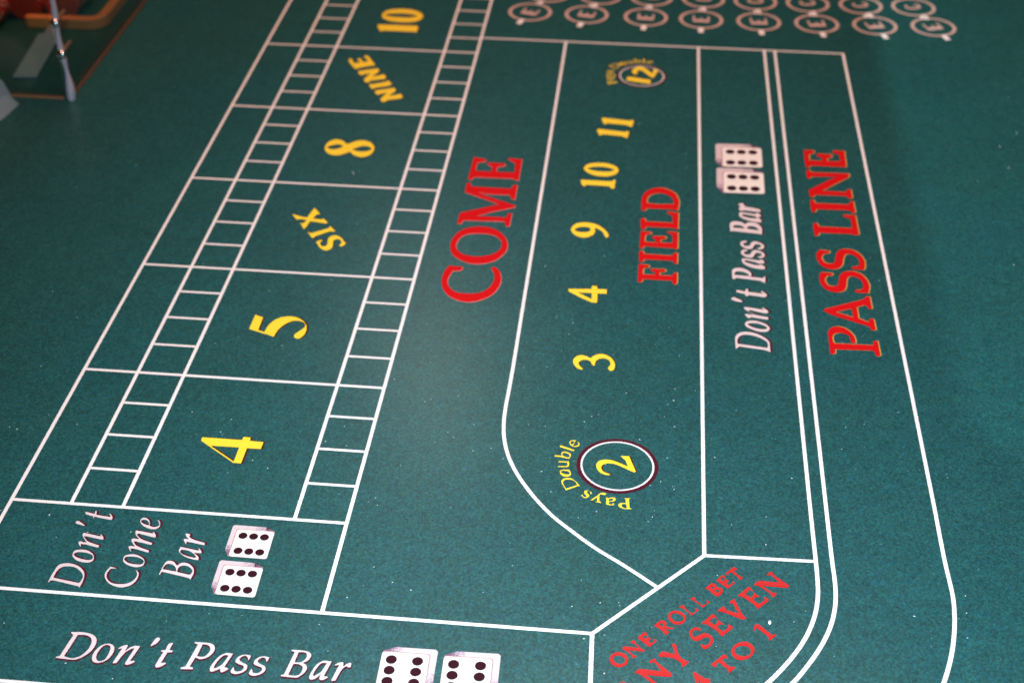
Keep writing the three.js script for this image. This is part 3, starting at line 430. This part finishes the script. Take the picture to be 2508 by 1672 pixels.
// ---------------------------------------------------------------- things on the felt
// clear acrylic guard: two upright sheets meeting at a corner
{
  const cx = -0.87 * S, cz = -1.883 * S, hgt = 0.24, t = 0.006;
  const g = thing('acrylic_guard', 'clear acrylic guard of two upright sheets joined at a screwed corner', 'acrylic guard');
  g.position.set(cx, 0, cz);
  const clear = new THREE.MeshPhysicalMaterial({ color: new THREE.Color(0.80, 0.85, 0.84), transmission: 1, thickness: 0, roughness: 0.03, ior: 1.49 });
  const post = new THREE.MeshPhysicalMaterial({ color: new THREE.Color(0.44, 0.39, 0.45), roughness: 0.3, clearcoat: 0.5, clearcoatRoughness: 0.15 });
  const seal = new THREE.MeshStandardMaterial({ color: new THREE.Color(0.46, 0.17, 0.085), roughness: 0.45 });
  const chrome = new THREE.MeshStandardMaterial({ color: new THREE.Color(0.92, 0.92, 0.92), metalness: 1, roughness: 0.14 });
  const brass = new THREE.MeshStandardMaterial({ color: new THREE.Color(0.42, 0.24, 0.14), metalness: 0.3, roughness: 0.4 });
  const box = (w, h, d, x, y, z) => { const b = new THREE.BoxGeometry(w, h, d); b.translate(x, y, z); return b; };
  part('sheet', box(t, hgt, 0.42, 0, hgt / 2 + 0.003, -0.2165), clear, g, 'clear sheet running along the table');
  part('sheet', box(0.28, hgt, t, -0.1465, hgt / 2 + 0.003, 0), clear, g, 'clear sheet running across the table');
  part('base_seal', box(0.0026, 0.0026, 0.42, 0.0, 0.0014, -0.2175), seal, g); part('base_seal', box(0.28, 0.0026, 0.0022, -0.1475, 0.0014, 0), seal, g);
  // corner bead, slightly uneven where the glue has run
  const bead = new THREE.CylinderGeometry(0.0037, 0.0037, hgt, 12, 60), p = bead.attributes.position;
  for (let i = 0; i < p.count; i++) { const y = p.getY(i) + hgt / 2, k = 0.86 + 0.34 * Math.exp(-Math.pow((y - 0.008) / 0.013, 2)) - 0.22 * Math.exp(-Math.pow((y - 0.034) / 0.008, 2)) + 0.1 * Math.sin(y * 150); p.setX(i, p.getX(i) * k + 0.001 * Math.sin(y * 70)); p.setZ(i, p.getZ(i) * k); }
  bead.computeVertexNormals(); bead.translate(0.0012, hgt / 2, 0.0012);
  part('corner_bead', bead, post, g);
  for (const h of [0.078 * S, 0.128 * S, 0.20]) {
    const head = new THREE.SphereGeometry(0.005, 18, 12); head.scale(1, 1, 0.7); head.translate(0.002, h, 0.0062);
    const s = part('screw', head, chrome, g);
    const shaft = new THREE.CylinderGeometry(0.0021, 0.0021, 0.026, 12); shaft.rotateX(Math.PI / 2); shaft.translate(0.0, h, -0.012);
    part('screw_shaft', shaft, brass, s);
  }
}
// bent wooden rail in front of the chips
const wood = new THREE.MeshPhysicalMaterial({ color: new THREE.Color(0.84, 0.29, 0.08), roughness: 0.36, clearcoat: 0.6, clearcoatRoughness: 0.2 });
{
  const t = thing('chip_rail', 'bent wooden rail with a rounded corner behind the acrylic guard', 'wooden rail');
  const x0 = -1.036 * S, x1 = -0.903 * S, y0 = 2.13 * S, y1 = 2.75 * S, w = x1 - x0, d = y1 - y0, th = 0.0085, r = 0.019;
  t.position.set(x0, 0, -y0);
  const o = [], arc = (cx, cy, rad, a0, a1) => { for (let k = 0; k <= 10; k++) { const q = (a0 + (a1 - a0) * k / 10) * Math.PI / 180; o.push([cx + rad * Math.cos(q), cy + rad * Math.sin(q)]); } };
  arc(w - r, r, r, -90, 0); o.push([w, d], [w - th, d]); arc(w - r, r, r - th, 0, -90); arc(th / 2, th / 2, th / 2, 90, 270);
  const b = new THREE.ExtrudeGeometry(shapeOf(o), { depth: 0.010, bevelEnabled: true, bevelSize: 0.0012, bevelThickness: 0.0015, bevelSegments: 3 });
  b.rotateX(-Math.PI / 2); b.translate(0, 0.0015, 0);
  part('rail', b, wood, t);
}
// rows of casino chips standing on edge
{
  const chip = new THREE.CylinderGeometry(0.0195, 0.0195, 0.0031, 36, 1).toNonIndexed(), p = chip.attributes.position, col = new Float32Array(p.count * 3);
  for (let i = 0; i < p.count; i += 3) {
    const a = (Math.atan2((p.getZ(i) + p.getZ(i + 1) + p.getZ(i + 2)) / 3, (p.getX(i) + p.getX(i + 1) + p.getX(i + 2)) / 3) + Math.PI) / (Math.PI * 2) * 6, cap = p.getY(i) === p.getY(i + 1) && p.getY(i) === p.getY(i + 2), spot = !cap && a - Math.floor(a) < 0.22;
    for (let j = 0; j < 3; j++) col.set(spot ? [0.55, 0.5, 0.5] : [0.44, 0.022, 0.011], (i + j) * 3);
  }
  chip.setAttribute('color', new THREE.BufferAttribute(col, 3)); chip.rotateX(Math.PI / 2);
  const clay = new THREE.MeshPhysicalMaterial({ vertexColors: true, roughness: 0.42, clearcoat: 0.25 });
  [[-0.984, 2.162, 26, 'row of red casino chips on edge next to the bend of the wooden rail', 0.0195], [-1.044, 2.156, 26, 'row of red casino chips on edge behind the free end of the wooden rail', 0.0195], [-1.098, 2.075, 30, 'row of red casino chips on edge standing clear of the wooden rail', 0.0195], [-1.157, 2.05, 30, 'row of red casino chips on edge farthest from the wooden rail', 0.0195]].forEach(([u, v, n, label, y], i) => {
    const r = thing(i ? `chip_row_00${i}` : 'chip_row', label, 'casino chips', 'rows of red chips');
    r.position.set(u * S, 0, -v * S);
    for (let k = 0; k < n; k++) { const c = part('chip', chip, clay, r); c.position.set((rnd() - 0.5) * 0.0008, y, -0.0016 - k * 0.0033); c.rotation.z = rnd() * 6.28; }
  });
}
// flat pale paddle lying on the felt behind the guard
{
  const t = thing('money_paddle', 'pale flat plastic paddle lying on the felt behind the acrylic guard', 'paddle');
  const a = px(60, 194), b = px(122, 88), len = Math.hypot(b[0] - a[0], b[1] - a[1]);
  t.position.set(a[0], 0, -a[1]); t.rotation.y = Math.atan2(-(b[0] - a[0]), b[1] - a[1]);
  const blade = new RoundedBoxGeometry(0.026, 0.0035, len, 3, 0.0016); blade.translate(0, 0.0022, -len / 2);
  part('blade', blade, new THREE.MeshPhysicalMaterial({ color: new THREE.Color(0.14, 0.25, 0.30), roughness: 0.4 }), t);
  const grip = new RoundedBoxGeometry(0.012, 0.005, 0.05, 3, 0.002); grip.translate(0, 0.003, -len - 0.022);
  part('grip', grip, new THREE.MeshStandardMaterial({ color: new THREE.Color(0.2, 0.24, 0.26), roughness: 0.4 }), t);
}
// crumpled pale cloth at the left edge
{
  const t = thing('folded_cloth', 'pale grey folded cloth lying on the felt beside the acrylic guard', 'cloth');
  t.position.set(-1.03 * S, 0, -1.86 * S);
  const m = new THREE.MeshPhysicalMaterial({ color: new THREE.Color(0.15, 0.235, 0.27), roughness: 0.85, sheen: 0.2, bumpMap: heightMap, bumpScale: 0.0005 });
  const lump = (pts, h, cx, cy, name) => {
    const o = smooth([...pts, pts[0]].map(([x, y]) => [(x + 1.03) * S, (y - 1.86) * S]), 8), n = o.length - 1, rings = 9, pos = [], uv = [], idx = [];
    const c = [(cx + 1.03) * S, (cy - 1.86) * S];
    for (let r = 0; r <= rings; r++) { const q = r / rings, f = 1 - q, y = h * Math.pow(Math.sin(Math.min(1, q * 3.2) * Math.PI / 2), 0.7); for (let i = 0; i < n; i++) { const x = c[0] + (o[i][0] - c[0]) * f, z = c[1] + (o[i][1] - c[1]) * f, w = 1 + 0.25 * (q > 0 ? fbm(x * 60 + 9, z * 60) - 0.5 : 0) + 0.35 * (q > 0 ? Math.sin(x * 150 + z * 90) * 0.3 : 0); pos.push(x, Math.max(0.0004, y * w), -z); uv.push(x, z); } }
    for (let r = 0; r < rings; r++) for (let i = 0; i < n; i++) { const a = r * n + i, b = r * n + (i + 1) % n; idx.push(a, b, a + n, b, b + n, a + n); }
    const g = new THREE.BufferGeometry(); g.setAttribute('position', new THREE.Float32BufferAttribute(pos, 3)); g.setAttribute('uv', new THREE.Float32BufferAttribute(uv, 2)); g.setIndex(idx); g.computeVertexNormals();
    const mm = m; mm.side = THREE.DoubleSide; part(name, g, mm, t);
  };
  lump([[-0.942, 1.858], [-0.955, 1.79], [-1.02, 1.70], [-1.12, 1.70], [-1.17, 1.80], [-1.08, 1.868], [-0.985, 1.872]], 0.016, -1.05, 1.81, 'fold');
  lump([[-0.950, 1.862], [-0.962, 1.825], [-1.02, 1.785], [-1.13, 1.81], [-1.14, 1.866], [-1.04, 1.873], [-0.975, 1.874]], 0.036, -1.05, 1.835, 'fold');
}
// one white crumb beside the printed 1
{
  const g = new THREE.IcosahedronGeometry(0.0012, 1), p = g.attributes.position;
  for (let i = 0; i < p.count; i++) { const k = 0.8 + 0.4 * hash(Math.round(p.getX(i) * 1e5), Math.round(p.getY(i) * 1e5 + p.getZ(i) * 3e5)); p.setXYZ(i, p.getX(i) * k * 0.8, p.getY(i) * k * 0.6, p.getZ(i) * k * 1.35); }
  g.computeVertexNormals();
  const c = px(1885.5, 1526), m = SHADOWS(new THREE.Mesh(g, new THREE.MeshStandardMaterial({ color: new THREE.Color(0.86, 0.86, 0.86), roughness: 0.8 })));
  m.name = 'crumb'; m.position.set(c[0], 0.0007, -c[1]); m.userData = { label: 'white crumb lying on the felt beside the red printed 1', category: 'crumb' }; scene.add(m);
}
// lint caught in the felt
{
  const g = new THREE.OctahedronGeometry(0.0005, 0), mat = new THREE.MeshStandardMaterial({ color: new THREE.Color(0.5, 0.6, 0.6), roughness: 0.9 });
  const list = [];
  const put = (x, y, k) => { const c = px(x, y); list.push([c[0], c[1], k]); };
  for (const [x, y, k] of [[1757, 1410, 2], [863, 423, 3.2], [866, 427, 2.4], [880, 420, 1.6], [540, 1059, 1.8], [545, 1065, 1.2], [618, 1128, 1.6], [1449, 1021, 1.7], [1431, 1034, 1.7], [1650, 982, 1.8], [1652, 1046, 1.7], [1432, 1034, 1.6], [1461, 1254, 2.2], [1598, 1267, 2], [1534, 964, 1.6], [1567, 1078, 1.5], [961, 1427, 1.8], [1006, 1446, 1.8], [850, 1464, 2.2], [924, 1238, 1.6], [920, 1220, 1.4], [1582, 1466, 2], [1430, 1565, 2.2], [2240, 1510, 1.8], [2370, 1563, 1.8], [659, 714, 1.8], [690, 848, 1.8], [694, 852, 1.2], [275, 1663, 2.2], [160, 1625, 2], [1480, 1650, 2], [1401, 1486, 1.9], [120, 1262, 2], [137, 1317, 1.6], [320, 1304, 1.7], [470, 1010, 1.6], [1040, 985, 1.7], [1097, 1060, 1.8], [1111, 1072, 1.6], [843, 1045, 1.7], [848, 1093, 1.6], [1160, 1040, 1.6], [655, 1148, 1.7], [2450, 360, 2.4], [2472, 412, 2.2], [2395, 445, 1.8], [2470, 240, 1.8], [1480, 628, 1.3]]) put(x, y, k * 0.72);
  for (let i = 0; i < 620; i++) { const x = rnd() * 2508, y = 250 + Math.pow(rnd(), 0.75) * 1422, dense = Math.exp(-Math.pow((x - 1480) / 420, 2) - Math.pow((y - 1080) / 260, 2)); if (rnd() < 0.35 + dense) put(x, y, 0.35 + Math.pow(rnd(), 2.2) * 1.0); }
  const im = new THREE.InstancedMesh(g, mat, list.length), d = new THREE.Object3D();
  list.forEach(([x, y, k], i) => { d.position.set(x, 0.0006, -y); d.rotation.set(0, rnd() * 6.28, 0); const l = 0.6 + rnd() * 0.9; d.scale.set(k * l, 0.8, k * (0.5 + rnd() * 0.4)); d.updateMatrix(); im.setMatrixAt(i, d.matrix); });
  im.name = 'felt_lint'; im.userData = { label: 'tiny white specks of lint scattered over the green felt', category: 'lint', kind: 'stuff' }; SHADOWS(im); scene.add(im);
}

renderer.render(scene, camera);
